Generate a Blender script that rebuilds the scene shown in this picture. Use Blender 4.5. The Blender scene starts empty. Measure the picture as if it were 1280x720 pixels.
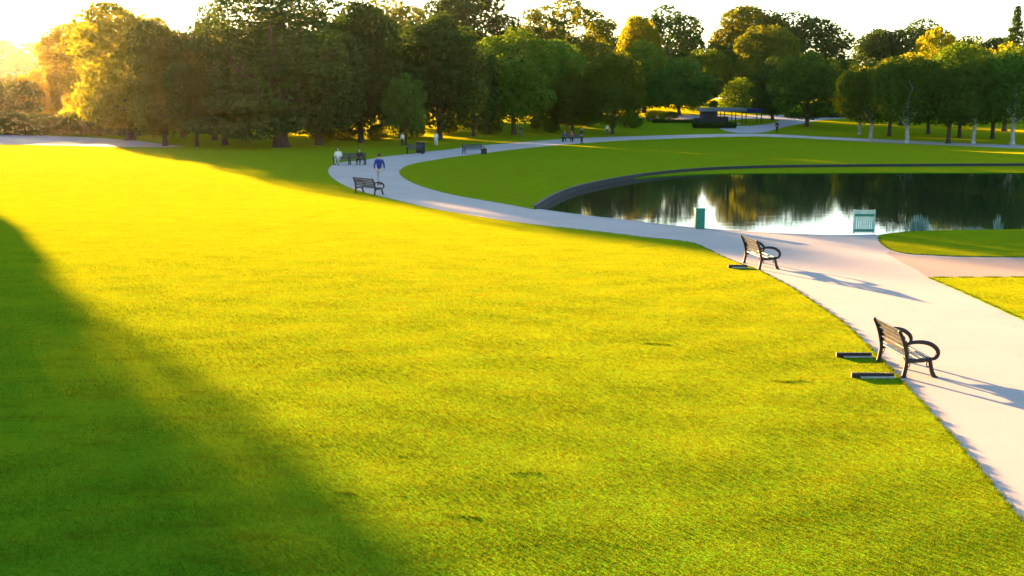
import bpy, bmesh, math, random
import numpy as np
from mathutils import Vector, Matrix
from mathutils.geometry import delaunay_2d_cdt

rng = np.random.default_rng(7)
random.seed(7)
scene = bpy.context.scene
col = scene.collection

# ------------------------------------------------------------------ camera model
FPX, CAMH = 1500.0, 4.8
TH = math.atan(237 / FPX)
F = Vector((0, math.cos(TH), -math.sin(TH)))
U = Vector((0, math.sin(TH), math.cos(TH)))

def terrain(y):
    t = min(max((y - 140) / 130, 0), 1)
    return 4.0 * t * t * (3 - 2 * t)

def ray(px, py):
    return F + Vector((1, 0, 0)) * ((px - 640) / FPX) + U * ((360 - py) / FPX)

def at_y(px, py, Y):
    d = ray(px, py)
    t = Y / d.y
    return Vector((d.x * t, Y, CAMH + d.z * t))

def G(px, py, zoff=0.0):
    d = ray(px, py)
    lo = 4.0
    Y = lo
    while Y < 700:
        z = CAMH + d.z * Y / d.y
        if z <= terrain(Y) + zoff:
            break
        Y += 0.5 if Y < 120 else 1.0
    a, b = Y - 1.0, Y
    for _ in range(24):
        m = (a + b) / 2
        if CAMH + d.z * m / d.y <= terrain(m) + zoff: b = m
        else: a = m
    return Vector((d.x * b / d.y, b, terrain(b)))

# ------------------------------------------------------------------ object helpers
def link(o):
    col.objects.link(o)
    return o

def tag(o, label=None, cat=None, group=None, kind=None):
    if label: o['label'] = label
    if cat: o['category'] = cat
    if group: o['group'] = group
    if kind: o['kind'] = kind
    return o

def empty(name, loc=(0, 0, 0), rz=0.0):
    o = bpy.data.objects.new(name, None)
    o.empty_display_size = 0.3
    o.location = loc
    o.rotation_euler = (0, 0, rz)
    return link(o)

def mesh_np(name, V, Fc, mat, parent=None, smooth=False):
    """V (n,3) array, Fc (m,k) array of equal sided faces"""
    me = bpy.data.meshes.new(name)
    V = np.asarray(V, dtype=np.float32); Fc = np.asarray(Fc, dtype=np.int32)
    m, k = Fc.shape
    me.vertices.add(len(V)); me.vertices.foreach_set('co', V.ravel())
    me.loops.add(m * k); me.loops.foreach_set('vertex_index', Fc.ravel())
    me.polygons.add(m)
    me.polygons.foreach_set('loop_start', np.arange(0, m * k, k, dtype=np.int32))
    me.polygons.foreach_set('loop_total', np.full(m, k, dtype=np.int32))
    me.polygons.foreach_set('use_smooth', np.full(m, bool(smooth)))
    me.update(calc_edges=True)
    me.materials.append(mat)
    o = bpy.data.objects.new(name, me)
    o.parent = parent
    return link(o)

def mesh_bm(name, bm, mat, parent=None, smooth=False):
    me = bpy.data.meshes.new(name)
    bmesh.ops.recalc_face_normals(bm, faces=bm.faces)
    bm.to_mesh(me); bm.free()
    if smooth:
        for p in me.polygons: p.use_smooth = True
    me.materials.append(mat)
    o = bpy.data.objects.new(name, me)
    o.parent = parent
    return link(o)

def add_box(bm, c, s, bevel=0.0, rot=None):
    r = bmesh.ops.create_cube(bm, size=1.0)
    vs = r['verts']
    M = Matrix.Translation(c) @ (rot.to_4x4() if rot else Matrix()) @ Matrix.Diagonal((s[0], s[1], s[2], 1))
    bmesh.ops.transform(bm, matrix=M, verts=vs)
    if bevel > 0:
        es = list({e for v in vs for e in v.link_edges})
        bmesh.ops.bevel(bm, geom=es, offset=bevel, segments=2, affect='EDGES', profile=0.7)

def catmull(pts, n=6, closed=False):
    P = [Vector(p) for p in pts]
    out = []
    N = len(P)
    rngk = range(N) if closed else range(N - 1)
    for i in rngk:
        if closed:
            p0, p1, p2, p3 = P[i - 1], P[i], P[(i + 1) % N], P[(i + 2) % N]
        else:
            p0 = P[max(i - 1, 0)]; p1 = P[i]; p2 = P[i + 1]; p3 = P[min(i + 2, N - 1)]
        for k in range(n):
            t = k / n
            out.append(0.5 * ((2 * p1) + (p2 - p0) * t + (2 * p0 - 5 * p1 + 4 * p2 - p3) * t * t + (3 * p1 - p0 - 3 * p2 + p3) * t ** 3))
    if not closed: out.append(P[-1])
    return out

def add_tube(bm, pts, rad, sides=8, flat=1.0):
    """tube through 3D points; rad float or list; flat squashes the section sideways"""
    pts = [Vector(p) for p in pts]
    n = len(pts)
    rads = rad if isinstance(rad, (list, tuple)) else [rad] * n
    rings = []
    for i, p in enumerate(pts):
        d = (pts[min(i + 1, n - 1)] - pts[max(i - 1, 0)]).normalized()
        ref = Vector((0, 1, 0)) if abs(d.y) < 0.9 else Vector((1, 0, 0))
        a = d.cross(ref).normalized(); b = d.cross(a).normalized()
        rings.append([bm.verts.new(p + a * (math.cos(2 * math.pi * k / sides) * rads[i]) + b * (math.sin(2 * math.pi * k / sides) * rads[i] * flat)) for k in range(sides)])
    for i in range(n - 1):
        for k in range(sides):
            bm.faces.new((rings[i][k], rings[i][(k + 1) % sides], rings[i + 1][(k + 1) % sides], rings[i + 1][k]))
    bm.faces.new(rings[0][::-1]); bm.faces.new(rings[-1])

def in_poly(X, Y, poly):
    X = np.asarray(X); Y = np.asarray(Y)
    res = np.zeros(X.shape, dtype=bool)
    n = len(poly)
    j = n - 1
    for i in range(n):
        xi, yi = poly[i][0], poly[i][1]; xj, yj = poly[j][0], poly[j][1]
        if yi != yj:
            c = ((yi > Y) != (yj > Y)) & (X < (xj - xi) * (Y - yi) / (yj - yi) + xi)
            res ^= c
        j = i
    return res

# ------------------------------------------------------------------ materials
def new_mat(name):
    m = bpy.data.materials.new(name)
    m.use_nodes = True
    nt = m.node_tree
    nt.nodes.clear()
    out = nt.nodes.new('ShaderNodeOutputMaterial')
    return m, nt, out

def N(nt, t, **kw):
    n = nt.nodes.new(t)
    for k, v in kw.items(): setattr(n, k, v)
    return n

def ramp(nt, fac, stops):
    r = nt.nodes.new('ShaderNodeValToRGB')
    els = r.color_ramp.elements
    while len(els) < len(stops): els.new(0.5)
    for e, (p, c) in zip(els, stops):
        e.position = p; e.color = (*c, 1)
    nt.links.new(fac, r.inputs[0])
    return r.outputs[0]

def noise(nt, scale, detail=4, rough=0.55, vec=None, dist=0.0):
    n = nt.nodes.new('ShaderNodeTexNoise')
    n.inputs['Scale'].default_value = scale
    n.inputs['Detail'].default_value = detail
    n.inputs['Roughness'].default_value = rough
    n.inputs['Distortion'].default_value = dist
    if vec is not None: nt.links.new(vec, n.inputs['Vector'])
    return n.outputs['Fac']

def objcoord(nt, scale=(1, 1, 1)):
    tc = nt.nodes.new('ShaderNodeTexCoord')
    mp = nt.nodes.new('ShaderNodeMapping')
    mp.inputs['Scale'].default_value = scale
    nt.links.new(tc.outputs['Object'], mp.inputs[0])
    return mp.outputs[0]

def mixc(nt, a, b, fac, mode='MIX'):
    m = nt.nodes.new('ShaderNodeMix'); m.data_type = 'RGBA'; m.blend_type = mode
    for s, v in ((6, a), (7, b)):
        if isinstance(v, tuple): m.inputs[s].default_value = (*v, 1)
        else: nt.links.new(v, m.inputs[s])
    if isinstance(fac, float): m.inputs[0].default_value = fac
    else: nt.links.new(fac, m.inputs[0])
    return m.outputs[2]

def simple_mat(name, c1, c2=None, scale=6, rough=0.6, metal=0.0, bump=0.0, bscale=40, spec=0.5):
    m, nt, out = new_mat(name)
    p = N(nt, 'ShaderNodeBsdfPrincipled')
    vec = objcoord(nt)
    c2 = c2 or tuple(x * 0.8 for x in c1)
    c = ramp(nt, noise(nt, scale, 5, 0.6, vec), [(0.35, c2), (0.65, c1)])
    nt.links.new(c, p.inputs['Base Color'])
    p.inputs['Roughness'].default_value = rough
    p.inputs['Metallic'].default_value = metal
    p.inputs['Specular IOR Level'].default_value = spec
    if bump:
        b = N(nt, 'ShaderNodeBump'); b.inputs['Strength'].default_value = bump; b.inputs['Distance'].default_value = 0.01
        nt.links.new(noise(nt, bscale, 4, 0.6, vec), b.inputs['Height'])
        nt.links.new(b.outputs[0], p.inputs['Normal'])
    nt.links.new(p.outputs[0], out.inputs[0])
    return m

GRASS_A = (0.040, 0.225, 0.008)
GRASS_B = (0.032, 0.200, 0.008)
GRASS_C = (0.080, 0.225, 0.008)

def grass_mat():
    m, nt, out = new_mat('lawn_grass')
    vec = objcoord(nt)
    big = noise(nt, 0.07, 3, 0.5, vec)
    mid = noise(nt, 0.9, 5, 0.65, vec)
    streak = noise(nt, 1.0, 7, 0.68, objcoord(nt, (0.8, 2.4, 1)))
    fine = noise(nt, 22, 4, 0.7, vec)
    c = ramp(nt, big, [(0.35, GRASS_B), (0.65, GRASS_A)])
    c = mixc(nt, c, GRASS_C, ramp(nt, mid, [(0.45, (0, 0, 0)), (0.75, (0.7, 0.7, 0.7))]))
    c = mixc(nt, c, (0.022, 0.085, 0.004), ramp(nt, streak, [(0.50, (0, 0, 0)), (0.72, (0.75, 0.75, 0.75))]))
    c = mixc(nt, c, (0.03, 0.10, 0.003), ramp(nt, fine, [(0.5, (0, 0, 0)), (0.75, (0.4, 0.4, 0.4))]))
    d = N(nt, 'ShaderNodeBsdfDiffuse')
    nt.links.new(c, d.inputs[0])
    # turf is made of upright blades: its facets lean every way, so a low sun still strikes them squarely
    g = N(nt, 'ShaderNodeNewGeometry')
    wn = N(nt, 'ShaderNodeTexNoise'); wn.inputs['Scale'].default_value = 38; wn.inputs['Detail'].default_value = 2; wn.inputs['Roughness'].default_value = 0.8
    nt.links.new(vec, wn.inputs['Vector'])
    sub = N(nt, 'ShaderNodeVectorMath', operation='SUBTRACT'); nt.links.new(wn.outputs['Color'], sub.inputs[0]); sub.inputs[1].default_value = (.5, .5, .5)
    scl = N(nt, 'ShaderNodeVectorMath', operation='MULTIPLY'); nt.links.new(sub.outputs[0], scl.inputs[0]); scl.inputs[1].default_value = (13, 13, 1.5)
    ad = N(nt, 'ShaderNodeVectorMath', operation='ADD'); nt.links.new(scl.outputs[0], ad.inputs[0]); nt.links.new(g.outputs['Normal'], ad.inputs[1])
    nm = N(nt, 'ShaderNodeVectorMath', operation='NORMALIZE'); nt.links.new(ad.outputs[0], nm.inputs[0])
    b = N(nt, 'ShaderNodeBump'); b.inputs['Strength'].default_value = 0.5; b.inputs['Distance'].default_value = 0.05
    nt.links.new(streak, b.inputs['Height']); nt.links.new(nm.outputs[0], b.inputs['Normal'])
    nt.links.new(b.outputs[0], d.inputs['Normal'])
    sh = N(nt, 'ShaderNodeBsdfSheen'); sh.inputs['Roughness'].default_value = 0.5
    nt.links.new(ramp(nt, mid, [(0.3, (0.115, 0.088, 0.0)), (0.7, (0.155, 0.116, 0.0))]), sh.inputs['Color'])
    adds = N(nt, 'ShaderNodeAddShader'); nt.links.new(d.outputs[0], adds.inputs[0]); nt.links.new(sh.outputs[0], adds.inputs[1])
    nt.links.new(adds.outputs[0], out.inputs[0])
    return m

def leaf_mat(name, dark, light, trans, tw=0.45, scale=0.25):
    m, nt, out = new_mat(name)
    vec = objcoord(nt)
    oi = N(nt, 'ShaderNodeObjectInfo')
    a = noise(nt, scale, 3, 0.6, vec)
    c = ramp(nt, a, [(0.35, dark), (0.65, light)])
    fine = noise(nt, 3.5, 2, 0.6, vec)
    c = mixc(nt, c, light, ramp(nt, fine, [(0.5, (0, 0, 0)), (0.8, (0.8, 0.8, 0.8))]))
    hs = N(nt, 'ShaderNodeHueSaturation')
    mr = N(nt, 'ShaderNodeMapRange'); mr.inputs[3].default_value = 0.485; mr.inputs[4].default_value = 0.515
    nt.links.new(oi.outputs['Random'], mr.inputs[0]); nt.links.new(mr.outputs[0], hs.inputs['Hue'])
    mv = N(nt, 'ShaderNodeMapRange'); mv.inputs[3].default_value = 0.75; mv.inputs[4].default_value = 1.3
    nt.links.new(oi.outputs['Random'], mv.inputs[0]); nt.links.new(mv.outputs[0], hs.inputs['Value'])
    nt.links.new(c, hs.inputs['Color'])
    d = N(nt, 'ShaderNodeBsdfDiffuse'); nt.links.new(hs.outputs[0], d.inputs[0])
    t = N(nt, 'ShaderNodeBsdfTranslucent'); t.inputs[0].default_value = (*trans, 1)
    mx = N(nt, 'ShaderNodeMixShader'); mx.inputs[0].default_value = tw
    nt.links.new(d.outputs[0], mx.inputs[1]); nt.links.new(t.outputs[0], mx.inputs[2])
    nt.links.new(mx.outputs[0], out.inputs[0])
    return m

def paving_mat(name, c1, c2, c3):
    m, nt, out = new_mat(name)
    vec = objcoord(nt)
    c = ramp(nt, noise(nt, 0.25, 5, 0.6, vec), [(0.3, c2), (0.7, c1)])
    c = mixc(nt, c, c3, ramp(nt, noise(nt, 2.2, 6, 0.7, vec, 0.4), [(0.52, (0, 0, 0)), (0.8, (0.5, 0.5, 0.5))]))
    grit = noise(nt, 60, 3, 0.7, vec)
    c = mixc(nt, c, tuple(x * 0.6 for x in c1), ramp(nt, grit, [(0.5, (0, 0, 0)), (0.72, (0.5, 0.5, 0.5))]))
    p = N(nt, 'ShaderNodeBsdfPrincipled'); p.inputs['Roughness'].default_value = 0.85
    p.inputs['Specular IOR Level'].default_value = 0.25
    nt.links.new(c, p.inputs['Base Color'])
    b = N(nt, 'ShaderNodeBump'); b.inputs['Strength'].default_value = 0.4; b.inputs['Distance'].default_value = 0.006
    nt.links.new(grit, b.inputs['Height']); nt.links.new(b.outputs[0], p.inputs['Normal'])
    nt.links.new(p.outputs[0], out.inputs[0])
    return m

def water_mat():
    m, nt, out = new_mat('pond_water_surface')
    p = N(nt, 'ShaderNodeBsdfPrincipled')
    p.inputs['Base Color'].default_value = (0.012, 0.018, 0.012, 1)
    p.inputs['Roughness'].default_value = 0.03
    p.inputs['IOR'].default_value = 2.0
    p.inputs['Specular IOR Level'].default_value = 0.9
    b = N(nt, 'ShaderNodeBump'); b.inputs['Strength'].default_value = 0.07; b.inputs['Distance'].default_value = 0.02
    nt.links.new(noise(nt, 1.0, 3, 0.5, objcoord(nt, (0.8, 2.2, 1)), 0.5), b.inputs['Height'])
    nt.links.new(b.outputs[0], p.inputs['Normal'])
    nt.links.new(p.outputs[0], out.inputs[0])
    return m

M = {}
M['grass'] = grass_mat()
M['blade'] = leaf_mat('grass_blades', (0.055, 0.15, 0.004), (0.085, 0.19, 0.005), (0.15, 0.19, 0.004), 0.3, 0.8)
M['path'] = paving_mat('pale_gravel_path', (0.51, 0.445, 0.405), (0.42, 0.37, 0.34), (0.35, 0.305, 0.28))
M['path2'] = paving_mat('peach_gravel_path', (0.36, 0.28, 0.24), (0.31, 0.24, 0.205), (0.27, 0.21, 0.18))
M['road'] = paving_mat('pale_tarmac', (0.36, 0.36, 0.37), (0.30, 0.30, 0.31), (0.26, 0.26, 0.27))
M['water'] = water_mat()
M['kerb'] = simple_mat('dark_kerb_stone', (0.016, 0.022, 0.024), (0.010, 0.013, 0.014), 3, 0.7, bump=0.3)  # near-black stone tone for kerb, bank edge and pond bed
M['coping'] = simple_mat('pale_coping_stone', (0.42, 0.40, 0.38), (0.34, 0.32, 0.31), 4, 0.8, bump=0.3)
M['bark'] = simple_mat('brown_bark', (0.09, 0.065, 0.045), (0.045, 0.032, 0.022), 5, 0.9, bump=0.6, bscale=8)
M['palebark'] = simple_mat('pale_grey_bark', (0.50, 0.50, 0.46), (0.24, 0.25, 0.23), 2.0, 0.85, bump=0.5, bscale=8)
M['iron'] = simple_mat('black_cast_iron', (0.018, 0.016, 0.015), (0.010, 0.009, 0.009), 20, 0.55, spec=0.35)
M['slat'] = simple_mat('weathered_brown_slats', (0.085, 0.07, 0.055), (0.022, 0.018, 0.014), 9, 0.33, bump=0.3)
M['darkslat'] = simple_mat('dark_slats', (0.05, 0.05, 0.06), (0.03, 0.03, 0.035), 9, 0.6)
M['teal'] = simple_mat('teal_paint', (0.0, 0.20, 0.13), (0.0, 0.15, 0.10), 5, 0.5)
M['paleteal'] = simple_mat('pale_teal_paint', (0.42, 0.62, 0.56), (0.3, 0.5, 0.45), 5, 0.5)
M['darkwall'] = simple_mat('charcoal_wall', (0.035, 0.035, 0.045), (0.02, 0.02, 0.028), 2, 0.8)
M['roofgrey'] = simple_mat('grey_green_roof', (0.16, 0.20, 0.20), (0.10, 0.13, 0.13), 1.5, 0.7)
M['navy'] = simple_mat('navy_canvas', (0.012, 0.02, 0.11), (0.01, 0.015, 0.08), 2, 0.8)
M['hill'] = simple_mat('far_hill_cover', (0.09, 0.10, 0.03), (0.05, 0.06, 0.02), 0.06, 0.95)
M['skin'] = simple_mat('skin', (0.50, 0.32, 0.24), (0.45, 0.28, 0.2), 8, 0.55)
M['hair'] = simple_mat('dark_hair', (0.03, 0.02, 0.015), None, 8, 0.6)
M['white'] = simple_mat('white_cloth', (0.78, 0.76, 0.73), (0.66, 0.64, 0.62), 8, 0.85)
M['blue'] = simple_mat('royal_blue_cloth', (0.02, 0.035, 0.26), (0.015, 0.025, 0.18), 8, 0.85)
M['black'] = simple_mat('black_cloth', (0.02, 0.02, 0.024), None, 8, 0.85)
M['paletrouser'] = simple_mat('pale_trousers', (0.45, 0.44, 0.46), None, 8, 0.85)
M['slate'] = simple_mat('slate_cloth', (0.06, 0.10, 0.14), None, 8, 0.85)
M['red'] = simple_mat('dull_red_cloth', (0.30, 0.08, 0.07), None, 8, 0.85)
L = {}
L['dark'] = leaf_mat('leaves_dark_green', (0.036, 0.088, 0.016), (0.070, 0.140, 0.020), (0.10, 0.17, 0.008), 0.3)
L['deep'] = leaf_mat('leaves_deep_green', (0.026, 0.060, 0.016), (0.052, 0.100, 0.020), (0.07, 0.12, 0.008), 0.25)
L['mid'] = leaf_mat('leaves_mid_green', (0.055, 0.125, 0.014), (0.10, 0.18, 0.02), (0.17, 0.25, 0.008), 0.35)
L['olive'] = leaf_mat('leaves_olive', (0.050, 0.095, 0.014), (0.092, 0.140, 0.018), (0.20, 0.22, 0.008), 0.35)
L['flare_gold'] = leaf_mat('leaves_flare_gold', (0.13, 0.12, 0.010), (0.24, 0.19, 0.010), (0.50, 0.36, 0.008), 0.55)  # orange flare glow over the left trees, put into the leaf colour
L['lime'] = leaf_mat('leaves_yellow_green', (0.08, 0.13, 0.010), (0.15, 0.19, 0.010), (0.36, 0.34, 0.008), 0.5)  # sunlit yellow of some crowns is put into this leaf colour
L['reed'] = leaf_mat('reed_blades', (0.12, 0.24, 0.20), (0.28, 0.42, 0.36), (0.25, 0.32, 0.25), 0.3)

# ------------------------------------------------------------------ ground plan (pixel outlines cast onto the terrain)
def W2(pts, z=0.0):
    return [G(x, y, z).to_2d() for x, y in pts]

near_edge_lawn = [(1123,472),(1090,437),(1060,408),(1040,393),(1015,376),(991,360),(969,348),(949,338),(922,328),(900,319),(880,309),(864,303),(840,299.5),(810,297),(780,293),(740,288.5),(700,284),(660,279.5),(620,274),(580,267.5),(535,259.5),(491,249),(458,241),(435,233.5),(420,225.5),(411,217),(411,210),(418,204)]
top_edge = [(435,201.5),(453,200),(480,195.5),(513,192),(535,189),(558,187),(580,184),(620,180),(660,177),(700,173.8),(760,171),(820,169.2),(880,167.6),(935,166.8)]
right_top = [(980,168),(1020,170.3),(1070,172.5),(1120,175),(1200,178.3),(1280,181),(1400,184),(1600,188)]
right_bot = [(1600,193),(1400,188.5),(1280,185.5),(1200,182.2),(1120,179),(1070,176.4),(1020,173.6),(980,171.6),(945,170.4)]
back_low = [(900,171),(840,173.2),(780,175.5),(720,179.5),(680,183),(640,187),(602,192),(569,195.8),(535,201),(513,205.5),(503,210),(499,215.5),(505,222),(518,229),(540,236.5),(569,243.5),(602,249.5),(640,256),(668,261.5)]
pond_near = [(668,261.5),(700,266),(740,271),(800,278),(862,284.5),(940,290),(1010,293.6),(1060,294.5),(1098,293.8)]
island_top = [(1098,296),(1112,292),(1135,289.5),(1160,288.5),(1200,287.5),(1280,286.5),(1450,284.5)]
island_bot = [(1450,323),(1280,321),(1200,320),(1160,318),(1130,316),(1112,311),(1101,303)]

e1 = catmull(W2([(1500,940),(1380,770)] + [(1280,655),(1210,568),(1160,511)] + near_edge_lawn), 4)
e2 = catmull(W2(top_edge), 4)
e3 = catmull(W2(right_top), 4)
e4 = catmull(W2(right_bot), 4)
e5 = catmull(W2(back_low), 4)
pn = catmull(W2(pond_near), 4)
isl_b = catmull(W2([(1098,296.5),(1101,303),(1112,311),(1130,316),(1160,318),(1200,320),(1280,321),(1450,323),(1700,325)]), 4)
tri_top = W2([(1900,343),(1500,345),(1280,346),(1160,346.5)])
tri_bot = catmull(W2([(1160,346.5),(1185,357),(1210,368),(1245,384),(1280,400),(1400,455),(1600,560),(1900,760)]), 3)
main_path = e1 + e2 + e3 + e4 + e5 + pn[1:] + isl_b + tri_top + tri_bot[1:]
MAIN = [(p[0], p[1]) for p in main_path]

# side path wears a pinker gravel
side = W2([(1700,326),(1450,324)]) + [p for p in reversed(W2([(1112,313.5),(1130,317.5),(1160,319.5),(1200,321.5),(1280,322.5)]))] + W2([(1108,316),(1125,326),(1145,336),(1160,346)]) + W2([(1280,345.5),(1500,344.5),(1700,344)])
SIDE = [(p[0], p[1]) for p in side]

# drive and turning circle beyond the pond
drive_out = catmull(W2([(925,166.3),(905,163),(896,158.5),(880,153),(845,151.5),(812,150),(805,146.5),(830,143.5),(880,143.5),(930,144.2),(990,143.2),(1050,142),(1100,141),(1100,145),(1062,147.5),(1030,149.5),(1010,153),(990,157),(972,160.8),(955,165.2)]), 3, True)
DRIVE = [(p[0], p[1]) for p in drive_out]
drive_isl = catmull(W2([(906,153.5),(912,150.3),(935,148.4),(960,148.6),(974,150.5),(965,154),(940,157),(918,157)]), 4, True)
DISL = [(p[0], p[1]) for p in drive_isl]

road_l = W2([(-900,166),(-300,166.5),(0,168),(60,169.5),(120,172),(170,175.5),(205,180),(232,183),(205,184),(150,183.6),(107,182.6),(50,181.3),(0,180.3),(-300,179),(-900,177)])
ROAD = [(p[0], p[1]) for p in road_l]

kerb_line = [(668,258),(690,244.5),(715,234.5),(745,227),(780,220.5),(820,215),(870,210.5),(920,208),(980,206.5),(1050,205.7),(1150,205),(1280,204.5),(1450,204.5)]
kw = catmull(W2(kerb_line), 5)
far_r = [Vector((75, 84)), Vector((92, 74)), Vector((96, 60)), Vector((84, 50)), Vector((62, 45.5))]
BAS_near = pn
isl_t = catmull(W2([(1098,293.8),(1112,291.5),(1135,289.2),(1160,288.2),(1200,287.3),(1280,286.3),(1450,284.5),(1600,283)]), 4)
basin = kw + far_r + isl_t[::-1] + pn[::-1][1:]
BASIN = [(p[0], p[1]) for p in basin]

def dedupe(poly, eps=0.02):
    out = []
    for p in poly:
        if not out or (abs(p[0] - out[-1][0]) + abs(p[1] - out[-1][1])) > eps: out.append(p)
    if (abs(out[0][0] - out[-1][0]) + abs(out[0][1] - out[-1][1])) <= eps: out.pop()
    return out
polys = {k: dedupe(v) for k, v in dict(main=MAIN, side=SIDE, drive=DRIVE, disl=DISL, road=ROAD, basin=BASIN).items()}

verts, edges = [], []
for k, poly in polys.items():
    s = len(verts)
    verts += [Vector(p) for p in poly]
    edges += [(s + i, s + (i + 1) % len(poly)) for i in range(len(poly))]
def grid(x0, x1, y0, y1, st):
    for x in np.arange(x0, x1 + 0.1, st):
        for y in np.arange(y0, y1 + 0.1, st):
            verts.append(Vector((x + random.uniform(-.2, .2), y + random.uniform(-.2, .2))))
grid(-110, 110, -30, 132, 9)
grid(-210, 210, 138, 280, 6)
grid(-600, 600, 320, 620, 60)
for x, y in ((-1300, -200), (1300, -200), (1300, 1600), (-1300, 1600), (-600, -100), (600, -100), (-300, 100), (300, 100)):
    verts.append(Vector((x, y)))
cv, ce, cf, *_ = delaunay_2d_cdt(verts, edges, [], 0, 1e-4)
CV = np.array([(v[0], v[1]) for v in cv]); CF = np.array([f for f in cf if len(f) == 3])
cen = CV[CF].mean(axis=1)
m_main = in_poly(cen[:, 0], cen[:, 1], polys['main'])
m_side = in_poly(cen[:, 0], cen[:, 1], polys['side'])
m_disl = in_poly(cen[:, 0], cen[:, 1], polys['disl'])
m_drive = in_poly(cen[:, 0], cen[:, 1], polys['drive']) & ~m_disl
m_road = in_poly(cen[:, 0], cen[:, 1], polys['road'])
m_bas = in_poly(cen[:, 0], cen[:, 1], polys['basin'])
cls = np.zeros(len(CF), int)
cls[m_road] = 4; cls[m_drive] = 3; cls[m_main] = 1; cls[m_side] = 2; cls[m_bas] = 5
ZT = np.array([terrain(y) for y in CV[:, 1]])

def sheet(name, mask, mat, dz, skirt=None):
    f = CF[mask]
    used = np.unique(f)
    mp = -np.ones(len(CV), int); mp[used] = np.arange(len(used))
    V = np.column_stack([CV[used], ZT[used] + dz])
    Fn = mp[f]
    o = mesh_np(name, V, Fn, mat, smooth=True)
    if skirt:
        cnt = {}
        for t in Fn:
            for a, b in ((t[0], t[1]), (t[1], t[2]), (t[2], t[0])):
                if (b, a) in cnt: del cnt[(b, a)]
                else: cnt[(a, b)] = 1
        bm = bmesh.new(); bm.from_mesh(o.data); bv = list(bm.verts)
        low = {}
        for a, b in cnt:
            for k in (a, b):
                if k not in low:
                    c = bv[k].co; low[k] = (bm.verts.new(c), bm.verts.new((c.x, c.y, c.z - skirt)))
            try: bm.faces.new((low[b][0], low[a][0], low[a][1], low[b][1]))
            except Exception: pass
        bm.to_mesh(o.data); bm.free()
    return tag(o, kind='structure')

sheet('lawn', cls == 0, M['grass'], 0.0, 0.1)
sheet('path', cls == 1, M['path'], -0.018)
sheet('side_path', cls == 2, M['path2'], -0.018)
sheet('drive', cls == 3, M['road'], -0.018)
sheet('road', cls == 4, M['road'], -0.018)
# pond
wat = sheet('pond_water', cls == 5, M['water'], -0.27)
bed = sheet('pond_bed', cls == 5, M['kerb'], -1.2)
bed.location.z = 0

def wall_strip(name, line, w0, w1, ztop, zbot, mat):
    """strip along a 2D line, w0/w1 offsets to the left/right of it"""
    n = len(line); V = []
    for i, p in enumerate(line):
        d = (Vector(line[min(i + 1, n - 1)]) - Vector(line[max(i - 1, 0)])).normalized()
        nn = Vector((-d.y, d.x))
        a = Vector(p) + nn * w0; b = Vector(p) - nn * w1
        tz = terrain(p[1])
        V += [(a.x, a.y, tz + ztop), (b.x, b.y, tz + ztop), (b.x, b.y, tz + zbot), (a.x, a.y, tz + zbot)]
    Fc = []
    for i in range(n - 1):
        s, t = 4 * i, 4 * i + 4
        for k in range(4):
            Fc.append((s + k, s + (k + 1) % 4, t + (k + 1) % 4, t + k))
    Fc += [(0, 1, 2, 3), tuple(4 * (n - 1) + k for k in (3, 2, 1, 0))]
    return tag(mesh_np(name, V, Fc, mat), kind='structure')
wall_strip('pond_kerb', kw + far_r, 0.12, 0.04, 0.02, -1.1, M['kerb'])
wall_strip('pond_coping', pn, 0.30, 0.03, -0.008, -1.1, M['coping'])
wall_strip('pond_bank_edge', isl_t, 0.02, 0.10, -0.02, -1.1, M['kerb'])
# grass ledge under the far kerb
def Gz(px, py, z):
    d = ray(px, py); t = (z - CAMH) / d.z
    return Vector((d.x * t, d.y * t))
ledge_in = catmull([Gz(x, y, -0.22) for x, y in [(740,231),(780,224.5),(820,220.5),(870,217.6),(920,216.6),(980,216.3),(1050,216),(1150,215.8),(1280,215.8),(1450,216)]], 5)
kk = [p for p in kw if p.x > ledge_in[0].x - 1]
V, Fc = [], []
n = len(ledge_in)
def nearest_on(line, p):
    return min(line, key=lambda q: (Vector(q) - p).length)
for p in ledge_in:
    q = nearest_on(kw + [Vector(f) for f in far_r[:2]], p + Vector((0.3, 0)))
    V += [(q[0], q[1], -0.18), (p.x, p.y, -0.22), (p.x, p.y, -0.8)]
for i in range(n - 1):
    s = 3 * i; t = s + 3
    Fc += [(s, s + 1, t + 1, t), (s + 1, s + 2, t + 2, t + 1)]
tag(mesh_np('grass_ledge', V, Fc, M['grass']), kind='structure')

# pale edging strip along the lawn side of the near path and round the bend
edge_line = [p for p in e1]
wall_strip('path_edging', edge_line, -0.012, 0.06, -0.012, -0.1, M['coping'])
wall_strip('path_edging', e5, -0.012, 0.06, -0.012, -0.1, M['coping'])

# far hill
def hill():
    V, Fc = [], []
    xs = np.linspace(-900, 300, 80); ys = np.linspace(560, 1500, 30)
    for y in ys:
        for x in xs:
            t = min(max((y - 560) / 200, 0), 1); t = t * t * (3 - 2 * t)
            h = 34 * t * (1 / (1 + math.exp((x + 150) / 60))) * (1 + 0.06 * math.sin(x * 0.03) + 0.05 * math.sin(x * 0.011 + y * .01))
            V.append((x, y, 3.2 + h))
    nx = len(xs)
    for j in range(len(ys) - 1):
        for i in range(nx - 1):
            a = j * nx + i; Fc.append((a, a + 1, a + nx + 1, a + nx))
    tag(mesh_np('hill', V, Fc, M['hill'], smooth=True), kind='structure')
hill()

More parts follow.
